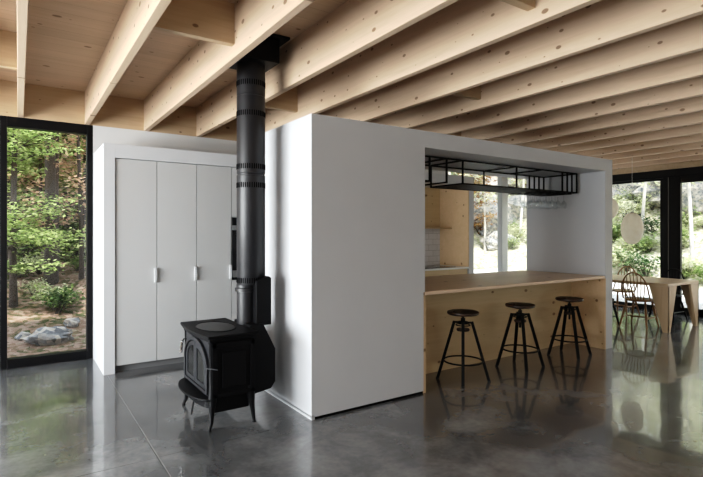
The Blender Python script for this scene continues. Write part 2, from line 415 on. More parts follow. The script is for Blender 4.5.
# ------------------------------------------------------------------ white bar volume
Y0, Y1 = 3.465, 4.66
X0, XA, XP, X1 = 1.95, 3.17, 6.30, 6.47
vol = MB()
vol.box(X0+.04, XA-.02, Y0+.02, Y1, 0, .025)
vol.box(X0, XA-.018, Y0, Y1, .022, 2.31)
vol.box(XP+.018, X1, Y0, Y1, 0, 2.31)
vol.box(X0, X1, Y0, Y1, 2.31, 2.465)
vol.box(X0, X0+.03, Y0, Y1, 0, .03)
struct('wall_island', vol, M['white'], 'white bar volume with a solid end block, a lintel and a right pier', 'partition wall')
gp = MB(); gp.box(X0+.03, XA-.02, Y0+.006, Y0+.019, .001, .0215)  # black strip put in as the shade under the block
struct('trim_5', gp, M['gap'], 'thin black strip painted in as shade along the foot of the white block', 'trim')
# upper jambs are white, lower parts pine clad
jb = MB(); jb.box(XA-.018, XA, Y0, Y1, .95, 2.31); jb.box(XP, XP+.018, Y0+.001, Y1, .95, 2.31)
struct('trim_6', jb, M['white'], 'white jambs of the bar opening above the counter', 'trim')

bar = thing('bar_counter', ((XA+XP)/2, (Y0+Y1)/2, 0), 'knotty pine breakfast bar set in the opening of the white volume', 'bar counter')
cm = MB().box(XA+.001, XP-.001, Y0+.004, Y1+.05, .918, .95).build('countertop', M['counter'], bar, bevel=.003)
PY = 3.93
MB().box(XA+.001, XP-.001, PY, PY+.02, 0, .917).build('front_panel', M['pine_x'], bar)
MB().box(XA-.018, XA+.012, Y0+.002, PY-.001, 0, .917).build('side_panel', M['pine_z'], bar)
MB().box(XP-.012, XP+.018, Y0+.002, PY-.001, 0, .917).build('side_panel', M['pine_z'], bar)
MB().box(XA+.02, XP-.02, PY+.021, Y1, 0.08, .917).build('cabinet_box', M['cab'], bar)

# ------------------------------------------------------------------ rear cabinet wall
YC = 5.80
sr = MB()
sr.box(.746, .856, YC-.016, YB-.003, 0, 2.46); sr.box(.856, 6.29, YC-.016, YB-.003, 2.31, 2.46); sr.box(6.29, 6.40, YC-.016, YB-.003, 0, 2.46)
t = sr.build('cabinet_surround', M['white'], bevel=.002)
tag(t, 'white boxed surround framing the wall of tall kitchen cabinets', 'cabinet surround')
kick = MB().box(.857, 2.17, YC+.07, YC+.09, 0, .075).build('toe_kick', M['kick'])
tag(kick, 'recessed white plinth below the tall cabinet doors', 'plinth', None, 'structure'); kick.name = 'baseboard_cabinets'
edges = [.858, 1.285, 1.727, 2.15]
labs = ['tall white cabinet with a flat door, leftmost beside the forest window',
        'tall white cabinet with a flat door, middle one of three left of the stove pipe',
        'tall white cabinet with a flat door, next to the black oven']
for i in range(3):
    a, b_ = edges[i], edges[i+1]
    cb = thing('tall_cabinet', ((a+b_)/2, YC, .076), labs[i], 'cabinet', 'tall white cabinets')
    MB().box(a+.001, b_-.001, YC+.022, YB-.02, .076, 2.308).build('carcass', M['cab'], cb)
    MB().box(a+.001, b_-.001, YC+.0205, YC+.0215, .078, 2.306).build('painted_gap_shade', M['gap'], cb)  # black sheet stands in for the shade between the doors
    dr = MB().box(a+.003, b_-.003, YC, YC+.02, .08, 2.304).build('door', M['cab'], cb, bevel=.0015)
    hx = b_ if i < 2 else a
    if i < 2:
        MB().box(b_-.028, b_-.004, YC-.03, YC-.001, .955, 1.115).build('handle', M['white'], dr, bevel=.002)
    else:
        MB().box(b_-.028, b_-.004, YC-.03, YC-.001, .955, 1.115).build('handle', M['white'], dr, bevel=.002)
# oven column
ov = thing('oven_cabinet', (2.45, YC, .076), 'white oven housing cabinet glimpsed left of the stove pipe', 'cabinet')
MB().box(2.152, 2.748, YC+.022, YC+.04, .076, .93).box(2.152, 2.748, YC+.022, YC+.04, 1.70, 2.308).box(2.152, 2.164, YC+.022, YB-.02, .076, 2.308).box(2.736, 2.748, YC+.022, YB-.02, .076, 2.308).build('carcass', M['cab'], ov)
MB().box(2.154, 2.746, YC, YC+.02, 1.70, 2.304).build('door', M['cab'], ov, bevel=.0015)
for z0, z1 in ((.08, .515), (.52, .93)):
    dw = MB().box(2.154, 2.746, YC, YC+.02, z0, z1).build('drawer', M['cab'], ov, bevel=.0015)
    MB().box(2.40, 2.52, YC-.03, YC-.001, z1-.03, z1-.006).build('handle', M['white'], dw, bevel=.002)
on = thing('wall_oven', (2.45, YC, .94), 'black and steel built-in oven partly behind the stove pipe', 'oven')
MB().box(2.168, 2.732, YC+.0, YC+.5, .935, 1.695).build('housing', M['hob'], on)
MB().box(2.156, 2.744, YC-.02, YC-.001, 1.06, 1.53).build('oven_door', M['hob'], on, bevel=.004)
MB().box(2.156, 2.744, YC-.022, YC-.001, 1.54, 1.60).build('control_strip', M['oven_steel'], on, bevel=.003)
MB().box(2.156, 2.744, YC-.02, YC-.001, 1.61, 1.69).build('upper_panel', M['hob'], on, bevel=.003)
MB().box(2.156, 2.744, YC-.022, YC-.001, .965, 1.05).build('lower_strip', M['oven_steel'], on, bevel=.003)
MB().tube([(2.2, YC-.05, 1.47), (2.7, YC-.05, 1.47)], .008).box(2.22, 2.235, YC-.05, YC-.02, 1.463, 1.477).box(2.665, 2.68, YC-.05, YC-.02, 1.463, 1.477).build('handle', M['chrome'], on, smooth=True)
# hidden middle stretch is a plain white panel
fp = MB().box(2.752, 3.60, YC, YB-.02, 0.0, 2.309).build('wall_niche', M['cab'])
tag(fp, 'white panel between the oven and the cooking niche', 'panel', None, 'structure')
# niche : pine lined
nb = MB(); nb.box(6.27, 6.289, YC-.014, 6.46, .94, 2.309)
np_ = nb.build('niche_side_panel', M['pine_z']); tag(np_, 'tall knotty pine side panel of the cooking niche', 'panel')
bs = MB().box(3.605, 6.268, 6.46, 6.48, 1.60, 2.309).build('niche_back_panel', M['pine_x']); tag(bs, 'knotty pine back panel above the niche shelf', 'panel')
bs = MB().box(3.605, 6.268, 6.46, 6.48, .945, 1.58).build('wall_backsplash', M['tile']); tag(bs, 'white tiled backsplash behind the cooktop', 'backsplash', None, 'structure')
bs = MB().box(3.605, 6.268, 6.16, 6.459, 1.582, 1.60).build('wall_shelf', M['tablewood']); tag(bs, 'thin pale pine shelf above the tiled backsplash', 'shelf')
ct = MB().box(3.605, 6.268, YC-.03, 6.458, .912, .938).build('worktop', M['stone_top'], bevel=.002); tag(ct, 'thin white worktop in the cooking niche', 'worktop')
hb = thing('cooktop', (5.72, 6.1, .939), 'black glass cooktop set on the white worktop', 'cooktop')
MB().box(5.33, 6.05, 5.86, 6.38, .9385, .946).build('glass_top', M['hob'], hb, bevel=.002)
for (x, y) in ((5.5, 6.0), (5.5, 6.25), (5.86, 6.0), (5.86, 6.25)):
    MB().tube([(x+.075*math.cos(a*PI/12), y+.075*math.sin(a*PI/12), .947) for a in range(24)], .0012, 6, True).build('burner_ring', M['oven_steel'], hb)
for i, (a, b_) in enumerate(((3.605, 4.9), (4.9, 5.84), (5.84, 6.268))):
    cb = thing('base_cabinet', ((a+b_)/2, YC, .0), ['pine base cabinet hidden at the left of the cooking niche', 'pine base cabinet below the cooktop', 'narrow pine base cabinet at the right end of the niche'][i], 'cabinet', 'pine base cabinets')
    MB().box(a+.002, b_-.002, YC+.022, 6.45, .08, .91).build('carcass', M['cab'], cb)
    MB().box(a+.003, b_-.003, YC, YC+.02, .08, .60).build('door', M['pine_x'], cb, bevel=.0015)
    MB().box(a+.003, b_-.003, YC, YC+.02, .605, .908).build('drawer', M['pine_x'], cb, bevel=.0015)
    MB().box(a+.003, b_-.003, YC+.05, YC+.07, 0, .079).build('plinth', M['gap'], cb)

# ------------------------------------------------------------------ hanging rack
rk = thing('hanging_rack', (4.95, 4.05, 2.31), 'black steel bar rack hung from the lintel above the counter', 'hanging rack')
fr = MB(); s = .016
ya, yb, xa, xb, zt, zl = 3.80, 4.30, 3.25, 6.20, 2.298, 2.045
for y in (ya, yb):
    fr.bar((xa, y, zt), (xb, y, zt), s); fr.bar((4.03, y, zl), (xb, y, zl), s)
for x in (xa, 3.786, 4.03, 4.948, 5.46, xb):
    fr.bar((x, ya, zt), (x, yb, zt), s)
for x in (4.03, 4.948, 5.875, xb): fr.bar((x, ya, zl), (x, yb, zl), s)
fr.build('top_frame', M['steel_blk'], rk)
for x in (3.542, 3.786, 4.03, 4.948, 5.875, 5.985, 6.09, xb):
    MB().bar((x, ya, zl-.008), (x, ya, zt), s).build('upright', M['steel_blk'], rk)
for x in (3.542, 4.03, 4.948, 5.875, 5.985, 6.09, xb):
    MB().bar((x, yb, zl-.008), (x, yb, zt), s).build('upright', M['steel_blk'], rk)
lp = MB(); lp.bar((3.542, ya, zl), (3.542, yb, zl), s); lp.bar((3.786, ya, zl), (3.786, yb, zl), s); lp.bar((xa, ya, zl), (3.542, ya, zl), s); lp.bar((xa, yb, zl), (3.542, yb, zl), s)
lp.build('lower_loop', M['steel_blk'], rk)
sl = MB()
n = 17
for i in range(n):
    y = ya+.02+(yb-ya-.04)*i/(n-1); sl.box(4.035, xb-.005, y-.009, y+.009, zl-.004, zl+.004)
sl.build('slatted_shelf', M['steel_blk'], rk)
rl = MB()
for x in [5.50+.135*i for i in range(6)]:
    for dx in (-.02, .02): rl.bar((x+dx-.08, ya+.02, zl-.022), (x+dx-.08, yb-.02, zl-.022), .006); 
    rl.box(x-.104, x-.096, ya+.03, ya+.04, zl-.022, zl-.004); rl.box(x-.064, x-.056, ya+.03, ya+.04, zl-.022, zl-.004)
rl.build('stemware_rail', M['steel_blk'], rk)
# wine glasses hanging upside down: foot up
prof = [(0,0), (.031,-.001), (.033,-.003), (.006,-.008), (.0035,-.02), (.0035,-.085), (.01,-.095), (.028,-.115), (.037,-.14), (.036,-.165), (.030,-.195)]
wg = None; k = 0
names_x = ['leftmost', 'second from left', 'third from left', 'fourth from left', 'fifth from left', 'rightmost']
for i in range(6):
    for j in range(3):
        loc = (5.42+.135*i, 3.92+.13*j, zl-.014)
        if wg is None:
            m_ = MB().lathe(prof, (0,0,0), 20)
            m_.v = [(a+loc[0], b_+loc[1], c+loc[2]) for a, b_, c in m_.v]
            wg = m_.build('wine_glass', M['wineglass'], smooth=True, origin=loc); o = wg
        else:
            o = wg.copy(); C.objects.link(o); o.location = loc
        tag(o, 'clear wine glass upside down under the rack, %s row, %s' % (names_x[i], ['near the front', 'in the middle', 'at the back'][j]), 'wine glass', 'wine glasses under the rack')

# ------------------------------------------------------------------ wood stove
SX0, SX1, SY0, SY1 = 1.20, 1.57, 3.70, 4.41
st = thing('wood_stove', ((SX0+SX1)/2, (SY0+SY1)/2, 0), 'black cast iron wood stove on four splayed legs beside the white volume', 'wood stove')
zb0, zt0 = .23, .70
MB().box(SX0+.02, SX1, SY0+.015, SY1-.015, zb0, zt0-.03).build('body', M['iron'], st, bevel=.015, seg=3)
# raised side panels
for y, d in ((SY0+.013, -1), (SY1-.013, 1)):
    sp_ = MB()
    y0, y1 = sorted((y, y+d*.012))
    for (a, b_, c, e) in ((SX0+.02, SX1, .24, .275), (SX0+.02, SX1, .62, .66), (SX0+.02, SX0+.06, .24, .66), (SX1-.04, SX1, .24, .66)):
        sp_.box(a, b_, y0, y1, c, e)
    sp_.box(SX0+.10, SX1-.08, y0, y1, .31, .585)
    sp_.build('side_panel', M['iron'], st, bevel=.005)
# corner posts
for x, y in ((SX0+.025, SY0+.025), (SX0+.025, SY1-.025)):
    MB().lathe([(.0,.0), (.028,0), (.028,.02), (.022,.03), (.022,.42), (.028,.43), (.028,.45), (0,.45)], (x, y, zb0), 16).build('corner_post', M['iron'], st, smooth=True)
# top plate with bowed front
def bowed(x0, x1, y0, y1, bow, n=14):
    pts = [(x1, y0, 0), (x1, y1, 0)]
    for i in range(n+1):
        t_ = i/n; y = y1+(y0-y1)*t_; pts.append((x0-bow*math.sin(PI*t_), y, 0))
    return pts
MB().prism(bowed(SX0-.02, SX1+.02, SY0-.03, SY1+.03, .035), (0,0,.70), (0,0,.722)).build('top_plate', M['iron'], st, bevel=.006)
MB().prism(bowed(SX0-.005, SX1+.01, SY0-.015, SY1+.015, .03), (0,0,.672), (0,0,.70)).build('top_moulding', M['iron'], st, bevel=.008)
gr = MB().lathe([(0,.728), (.9,.728), (1,.724), (1,.722)], ((SX0+SX1)/2-.02, (SY0+SY1)/2, 0), 36, .145, .235)
gr.build('griddle_lid', M['iron_top'], st, smooth=True)
MB().tube([((SX0+SX1)/2-.02+.152*math.cos(a*PI/24), (SY0+SY1)/2+.245*math.sin(a*PI/24), .724) for a in range(48)], .004, 6, True).build('lid_rim', M['iron'], st, smooth=True)
# front with arch and two doors
def arch(y0, y1, z0, z1, rise, n=16):
    pts = [(y0, z0), (y1, z0), (y1, z1-rise)]
    for i in range(1, n):
        a = PI*i/n; pts.append(((y0+y1)/2+(y1-y0)/2*math.cos(a), z1-rise+rise*math.sin(a)))
    pts.append((y0, z1-rise)); return pts
def archring(po, pi, x0, x1):
    m_ = MB(); n_ = len(po)
    vs = [(x0, *p) for p in po]+[(x0, *p) for p in pi]+[(x1, *p) for p in po]+[(x1, *p) for p in pi]
    fs = []
    for i in range(n_):
        j = (i+1) % n_
        fs += [(i, n_+i, n_+j, j), (2*n_+i, 2*n_+j, 3*n_+j, 3*n_+i), (i, j, 2*n_+j, 2*n_+i), (n_+i, 3*n_+i, 3*n_+j, n_+j)]
    return m_.add(vs, fs)
YM = (SY0+SY1)/2
MB().box(SX0+.012, SX0+.022, SY0+.03, SY1-.03, .24, .672).build('front_plate', M['iron_front'], st, bevel=.003)
archring(arch(SY0+.045, SY1-.045, .262, .655, .20), arch(SY0+.075, SY1-.075, .285, .625, .18), SX0-.012, SX0+.012).build('arch_moulding', M['iron_front'], st, bevel=.005)
for sgn in (-1, 1):
    ya_, yb_ = (YM+sgn*.005, YM+sgn*.258); y0, y1 = min(ya_, yb_), max(ya_, yb_)
    # half arch door
    n_ = 10; out = [(y0, .292), (y1, .292)]
    R_, H_ = .262, .17
    def top(y): return .45+H_*math.sqrt(max(0, 1-((y-YM)/R_)**2))
    ys = [y1+(y0-y1)*i/n_ for i in range(n_+1)]
    out += [(y, top(y)) for y in ys]
    cy = (y0+y1)/2; cz = .43
    inn = [(cy+(p[0]-cy)*.74, cz+(p[1]-cz)*.78) for p in out]
    d_ = archring(out, inn, SX0-.006, SX0+.012).build('stove_door', M['iron_front'], st, bevel=.003)
    MB().prism([(SX0, *p) for p in inn], (.0,0,0), (.006,0,0)).build('glass_pane', M['stove_glass'], d_)
    if sgn == 1:
        hp = []
        MB().tube([(SX0-.006, YM+.24, .60), (SX0-.03, YM+.24, .60), (SX0-.04, YM+.245, .575), (SX0-.05, YM+.25, .50)], .006, 8).build('handle', M['iron'], d_, smooth=True)
        coil = [(SX0-.040-.012*q/60+.011*math.cos(q*1.2), YM+.246+.011*math.sin(q*1.2), .585-.10*q/60) for q in range(61)]
        MB().tube(coil, .0035, 6).build('handle_coil', M['chrome'], d_, smooth=True)
for y in (YM-.05, YM+.07):
    MB().lathe([(0,.012), (.009,.01), (.012,0), (0,0)], (0,0,0), 12).build
MB().tube([(SX0-.02, SY0+.02, .475), (SX0+.02, SY0-.03, .475), (SX0+.045, SY0-.045, .47)], .006, 8).build('damper_lever', M['iron_front'], st, smooth=True)
# ash lip
lip = []
n_ = 20
for i in range(n_+1):
    a = PI*i/n_; lip.append((SX0+.02-.13*math.sin(a), YM+.35*math.cos(a), 0))
MB().prism(lip, (0,0,.222), (0,0,.24)).build('ash_lip', M['iron'], st, bevel=.005)
MB().prism([(p[0]*.5+(SX0+.02)*.5, YM+(p[1]-YM)*.9, 0) for p in lip], (0,0,.16), (0,0,.222)).build('ash_bracket', M['iron'], st, bevel=.004)
MB().box(SX0+.06, SX1-.02, SY0+.08, SY1-.08, .10, .23).build('ash_pan', M['iron'], st, bevel=.01)
MB().bar((SX0-.03, YM-.05, .15), (SX0-.06, YM-.09, .06), .014, .006).build('ash_lever', M['iron'], st)
for x, sx_ in ((SX0+.035, -1), (SX1-.03, 1)):
    for y, sy_ in ((SY0+.035, -1), (SY1-.035, 1)):
        ln = .035 if sx_ < 0 else .02
        MB().tube([(x, y, .29), (x+sx_*.004, y+sy_*.004, .22), (x+sx_*.010, y+sy_*.012, .14), (x+sx_*.018, y+sy_*.022, .05), (x+sx_*ln, y+sy_*.032, .012), (x+sx_*ln, y+sy_*.032, 0)],
                  [.034, .032, .022, .015, .013, .017], 10).build('leg', M['iron'], st, smooth=True)
# rear heat shield box
rs = [(1.59, 0, .16), (1.78, 0, .185), (1.82, 0, .24), (1.82, 0, .52), (1.71, 0, .74), (1.59, 0, .74)]
MB().prism([(x, 3.86, z) for x, _, z in rs], (0,0,0), (0,.36,0)).build('rear_heat_shield', M['iron'], st, bevel=.004)

# flue pipe
PX, PYc = 1.68, 4.057
fl_ = thing('stove_pipe', (PX, PYc, .74), 'tall black flue pipe rising from the stove to the ceiling', 'stove pipe')
R = .122
MB().lathe([(0,1.06), (R*.98,1.06), (R,1.065), (R,2.0), (R*.955,2.003), (R*.955,2.017), (R,2.02), (R,2.68), (R*.97,2.683), (R*.97,2.693), (R,2.696), (R,3.0), (0,3.0)], (PX, PYc, 0), 48).build('outer_pipe', M['pipe'], fl_, smooth=True)
MB().lathe([(.0,.70), (.085,.70), (.085,1.0), (.10,1.003), (.10,1.03), (.088,1.035), (.088,1.06), (0,1.06)], (PX-.035, PYc+.01, 0), 36).build('inner_pipe', M['pipe'], fl_, smooth=True)
for zc in (2.79, 2.53, 2.075, 1.915, 1.10):
    vb = MB(); nn = 40
    for i in range(nn):
        a = 2*PI*i/nn
        c = Vector((PX+(R+.0005)*math.cos(a), PYc+(R+.0005)*math.sin(a), zc))
        tdir = Vector((-math.sin(a), math.cos(a), 0)); rdir = Vector((math.cos(a), math.sin(a), 0))
        for q in (-1, 1): pass
        vb.bar(c-Vector((0,0,.022)), c+Vector((0,0,.022)), .008, .004, up=tuple(rdir))
    vb.build('vent_slots', M['gap'], fl_)
# pipe bracket
MB().prism([(1.665, 3.91, .72), (1.80, 3.91, .72), (1.80, 3.91, 1.12), (1.775, 3.91, 1.135), (1.665, 3.91, 1.10)], (0,-.01,0), (0,.27,0)).build('side_bracket', M['iron'], fl_, bevel=.003)
# ceiling box
cbx = thing('flue_ceiling_box', (PX, 4.04, 2.97), 'black steel ceiling support box around the top of the flue pipe', 'ceiling box')
MB().box(1.50, 1.86, 3.86, 4.23, 2.96, 3.165).build('box_body', M['black_frame'], cbx, bevel=.003)
MB().box(1.40, 1.94, 3.82, 4.30, 3.168, 3.188).build('ceiling_plate', M['black_frame'], cbx, bevel=.002)

# ------------------------------------------------------------------ bar stools
def make_stool():
    r = thing('bar_stool', (0,0,0), 'x', 'bar stool', 'bar stools at the pine counter')
    sm = MB(); sm.lathe([(0,.672), (.145,.672), (.158,.678), (.162,.69), (.158,.702), (.145,.706), (.05,.703), (0,.702)], n=40)
    seat = sm.build('seat', M['seatwood'], r, smooth=True)
    MB().lathe([(0,.655), (.05,.655), (.055,.66), (.055,.672), (0,.672)], n=24).build('seat_plate', M['steel_blk'], r, smooth=True)
    sc = [(0,.44), (.011,.44)]
    for i in range(20): sc += [(.0125,.445+.01*i), (.0105,.45+.01*i)]
    sc += [(.012,.655), (0,.655)]
    MB().lathe(sc, n=16).build('screw_post', M['steel_blk'], r, smooth=True)
    MB().lathe([(0,.575), (.05,.575), (.05,.60), (.022,.604), (.022,.635), (0,.635)], n=24).build('hub', M['steel_blk'], r, smooth=True)
    MB().lathe([(0,.505), (.062,.505), (.066,.512), (.066,.522), (.062,.528), (0,.528)], n=28).build('lower_disc', M['seatwood'], r, smooth=True)
    for k in range(4):
        a = k*PI/2; c, s_ = math.cos(a), math.sin(a)
        P = lambda rr, z: (rr*c, rr*s_, z)
        lg = MB(); lg.bar(P(.03,.59), P(.096,.592), .032, .016)
        lg.bar(P(.088,.60), P(.255,.012), .030, .028, up=(c, s_, 0))
        leg = lg.build('leg', M['steel_blk'], r, bevel=.002)
        MB().lathe([(0,0), (.016,0), (.016,.014), (.0,.016)], (.258*c, .258*s_, 0), 14).build('foot_cap', M['rubber'], leg, smooth=True)
    MB().tube([(.196*math.cos(a*PI/20), .196*math.sin(a*PI/20), .20) for a in range(40)], .0085, 8, True).build('footrest_ring', M['steel_blk'], r, smooth=True)
    MB().tube([(.072*math.cos(a*PI/12), .072*math.sin(a*PI/12), .565) for a in range(24)], .006, 6, True).build('brace_ring', M['steel_blk'], r, smooth=True)
    MB().lathe([(0,.702), (.010,.703), (.012,.712), (.007,.72), (0,.721)], (.09,-.09,0), 12).build('seat_knob', M['seatwood'], r, smooth=True)
    return r
s0 = make_stool()
base_a = math.atan2(-3.55, -3.78)     # one leg towards the viewer
for i, (x, y, rot, lab) in enumerate([(3.775, 3.555, base_a, 'dark round-seated metal bar stool nearest the white block, leftmost of three'),
                                 (4.69, 3.555, base_a+.16, 'dark round-seated metal bar stool in the middle of the three'),
                                 (5.645, 3.555, base_a+.2, 'dark round-seated metal bar stool beside the right pier, rightmost of three')]):
    o = s0 if i == 0 else copy_tree(s0)
    o.location = (x, y, 0); o.rotation_euler = (0, 0, rot); o['label'] = lab

# ------------------------------------------------------------------ dining table
tb = thing('dining_table', (8.62, 4.7, 0), 'pale wood dining table with broad tapered slab legs by the glazed wall', 'dining table')
TX0, TX1, TY0, TY1, TZ = 8.10, 9.17, 3.50, 5.85, .74
MB().box(TX0, TX1, TY0, TY1, TZ-.045, TZ).build('tabletop', M['tablewood'], tb, bevel=.004)
for sx_, x in ((1, TX0), (-1, TX1)):
    for sy_, y in ((1, TY0), (-1, TY1)):
        z1 = TZ-.046
        lg = MB()
        # L shaped leg : one blade along x, one along y, both tapering to the foot
        lg.prism([(x, y, z1), (x+sx_*.30, y, z1), (x+sx_*.085, y, 0), (x, y, 0)], (0,0,0), (0, sy_*.035, 0))
        lg.prism([(x, y+sy_*.0, z1), (x, y+sy_*.27, z1), (x, y+sy_*.075, 0), (x, y+sy_*.0, 0)], (sx_*.0005,0,0), (sx_*.035, 0, 0))
        lg.build('leg', M['tablewood_z'], tb, bevel=.002)

# ------------------------------------------------------------------ windsor chairs (face +x)
def make_chair(wood_m):
    r = thing('windsor_chair', (0,0,0), 'x', 'dining chair')
    n_ = 28; pts = []
    for i in range(n_):
        a = 2*PI*i/n_; c, s_ = math.cos(a), math.sin(a)
        rx = .20*(1-.06*c); pts.append((rx*c*1.02, .215*s_*(1+.06*c), 0))
    MB().prism(pts, (0,0,.425), (0,0,.455)).build('seat', wood_m, r, bevel=.01, seg=3)
    bow = []
    for i in range(25):
        a = PI*i/24; y = .195*math.cos(a) * (1 if True else 0); z = .455+.425*math.sin(a)**.72
        x = -.135-.035*math.sin(a)-.06*(z-.455)/.43
        if i in (0, 24): x = -.10
        bow.append((x, y*1.02, z))
    MB().tube(bow, .0115, 8).build('bow', wood_m, r, smooth=True)
    for k in range(7):
        y = -.132+.044*k; yt = y*1.22
        q = min(.999, abs(yt)/.199); zt_ = .455+.425*(math.sqrt(1-q*q))**.72-.008
        MB().tube([(-.150+.02*abs(y)/.13, y*.85, .45), (-.185, (y+yt)/2, .455+(zt_-.455)*.5), (-.17-.06*(zt_-.455)/.43, yt, zt_)], [.008, .0075, .005], 8).build('spindle', wood_m, r, smooth=True)
    legs = {}
    for sx_ in (-1, 1):
        for sy_ in (-1, 1):
            a = Vector((sx_*.125, sy_*.135, .43)); b_ = Vector((sx_*.215+(-.03 if sx_ < 0 else 0), sy_*.205, 0)); legs[(sx_, sy_)] = (a, b_)
            P = [a.lerp(b_, q) for q in (0, .12, .2, .28, .5, .62, .68, .8, 1)]
            MB().tube(P, [.012, .017, .011, .018, .020, .014, .018, .015, .010], 10).build('leg', wood_m, r, smooth=True)
    for sy_ in (-1, 1):
        A = legs[(-1, sy_)][0].lerp(legs[(-1, sy_)][1], .62); B = legs[(1, sy_)][0].lerp(legs[(1, sy_)][1], .62)
        MB().tube([A, A.lerp(B, .5), B], [.008, .014, .008], 8).build('stretcher', wood_m, r, smooth=True)
    A = legs[(-1, -1)][0].lerp(legs[(-1, -1)][1], .62).lerp(legs[(1, -1)][0].lerp(legs[(1, -1)][1], .62), .5)
    B = Vector((A.x, -A.y, A.z)); MB().tube([A, A.lerp(B, .5), B], [.008, .014, .008], 8).build('stretcher', wood_m, r, smooth=True)
    return r
cw = make_chair(M['chairwood']); cb_ = make_chair(M['black_paint'])
def put(src, first, x, y, rz, lab):
    o = src if first else copy_tree(src)
    o.location = (x, y, 0); o.rotation_euler = (0,0,rz); o['label'] = lab; o['group'] = 'bow-back chairs around the dining table'
put(cw, True, 8.28, 4.00, .08, 'honey brown bow-back wooden chair on the near side of the dining table')
put(cw, False, 9.28, 4.80, PI, 'honey brown bow-back wooden chair on the window side of the table')
put(cb_, True, 9.28, 4.02, PI-.05, 'black bow-back chair on the window side, in front of the black post')
put(cb_, False, 7.86, 4.42, -.05, 'black bow-back chair mostly hidden behind the white pier')

# ------------------------------------------------------------------ pendants
def pendant(x, y, zc, r, h, lab, label):
    p = thing('pendant_lamp', (x, y, zc), label, 'pendant lamp', 'white paper pendant lamps over the table')
    prof = []; n_ = 56
    for i in range(n_+1):
        t_ = PI*i/n_; rr = r*math.sin(t_)**.9 if 0 < i < n_ else 0
        rr = max(rr, .03); ridge = 1+.012*math.cos(i*PI)
        prof.append((rr*ridge, -h*math.cos(t_)))
    MB().lathe(prof, (x, y, zc), 40).build('lamp_shade', M['paper'], p, smooth=True)
    MB().tube([(x, y, zc+h), (x, y, ZD-.03)], .003, 6).build('cord', M['wallwhite'], p)
    MB().lathe([(0,-.03), (.04,-.028), (.045,0), (0,0)], (x, y, ZD), 20).build('ceiling_rose', M['wallwhite'], p, smooth=True)
    MB().lathe([(0,-.02), (.032,-.02), (.032,.02), (.01,.03), (0,.03)], (x, y, zc+h-.01), 16).build('lamp_cap', M['wallwhite'], p, smooth=True)
pendant(8.66, 4.30, 1.585, .172, .27, 0, 'white egg-shaped paper pendant lamp hanging over the dining table')
pendant(8.70, 4.75, 1.95, .18, .20, 0, 'rounder white paper pendant lamp half hidden by the white pier')

# ------------------------------------------------------------------ outdoors
def sstep(a, b, x):
    t_ = max(0, min(1, (x-a)/(b-a))); return t_*t_*(3-2*t_)
def ground_z(x, y):
    nrt = max(0, y-8.2)*.215 + .04*max(0, y-6.8)
    e = max(0, x-16.2, (y-13.6) if x > 4 else 0)
    est = e*.50 + .025*max(0, y-6.8)
    w = sstep(3.0, 7.5, x)
    z = nrt*(1-w)+est*w
    amp = min(1, max(0, (nrt*(1-w)+e*w))*1.2)
    z += amp*(noise.noise(Vector((x*.35, y*.35, 0)))*.5+noise.noise(Vector((x*1.3, y*1.3, 3)))*.16)
    return z-.06
def terrain(x0, x1, y0, y1, step, keep):
    nx, ny = int((x1-x0)/step)+1, int((y1-y0)/step)+1; m_ = MB(); idx = {}
    for j in range(ny):
        for i in range(nx):
            x, y = x0+i*step, y0+j*step; idx[i, j] = len(m_.v); m_.v.append((x, y, ground_z(x, y)))
    for j in range(ny-1):
        for i in range(nx-1):
            if keep(x0+(i+.5)*step, y0+(j+.5)*step): m_.f.append((idx[i,j], idx[i+1,j], idx[i+1,j+1], idx[i,j+1]))
    return m_
inside = lambda x, y: XL-.1 < x < XR+.1 and YF < y < YB+.1
o = terrain(-14, 5.2, 6.8, 50, .3, lambda x, y: not inside(x, y)).build('ground_forest', M['litter'], smooth=True, origin=(0,0,0))
tag(o, 'forest floor covered in leaf litter rising behind the left window', 'ground', None, 'structure')
o = terrain(5.2, 46, 6.8-48*.4, 50, .4, lambda x, y: (x > 15.8 or y > 13.2) and y < 49).build('ground_hillside', M['slope'], smooth=True, origin=(0,0,0))
tag(o, 'bright rocky green hillside rising beyond the windows', 'hillside', None, 'structure')
o = terrain(5.2, 16.4, -12.4, 13.6, .4, lambda x, y: not inside(x, y) and not (x < 10.2 and y < 6.8)).build('ground_terrace', M['terrace'], smooth=True, origin=(0,0,0))
tag(o, 'pale gravel terrace outside the windows', 'terrace', None, 'structure')
o = MB().box(-30, XL-.1, -30, 6.9, -.2, -.06).box(XL-.1, 5.2, -30, YF-.1, -.2, -.06).box(5.2, 16.4, -30, -12.3, -.2, -.06).build('ground_yard', M['terrace'])  # unseen pale ground added to send light up to the ceiling
tag(o, 'unseen pale yard added outside the left and rear windows to bounce light', 'ground', None, 'structure')

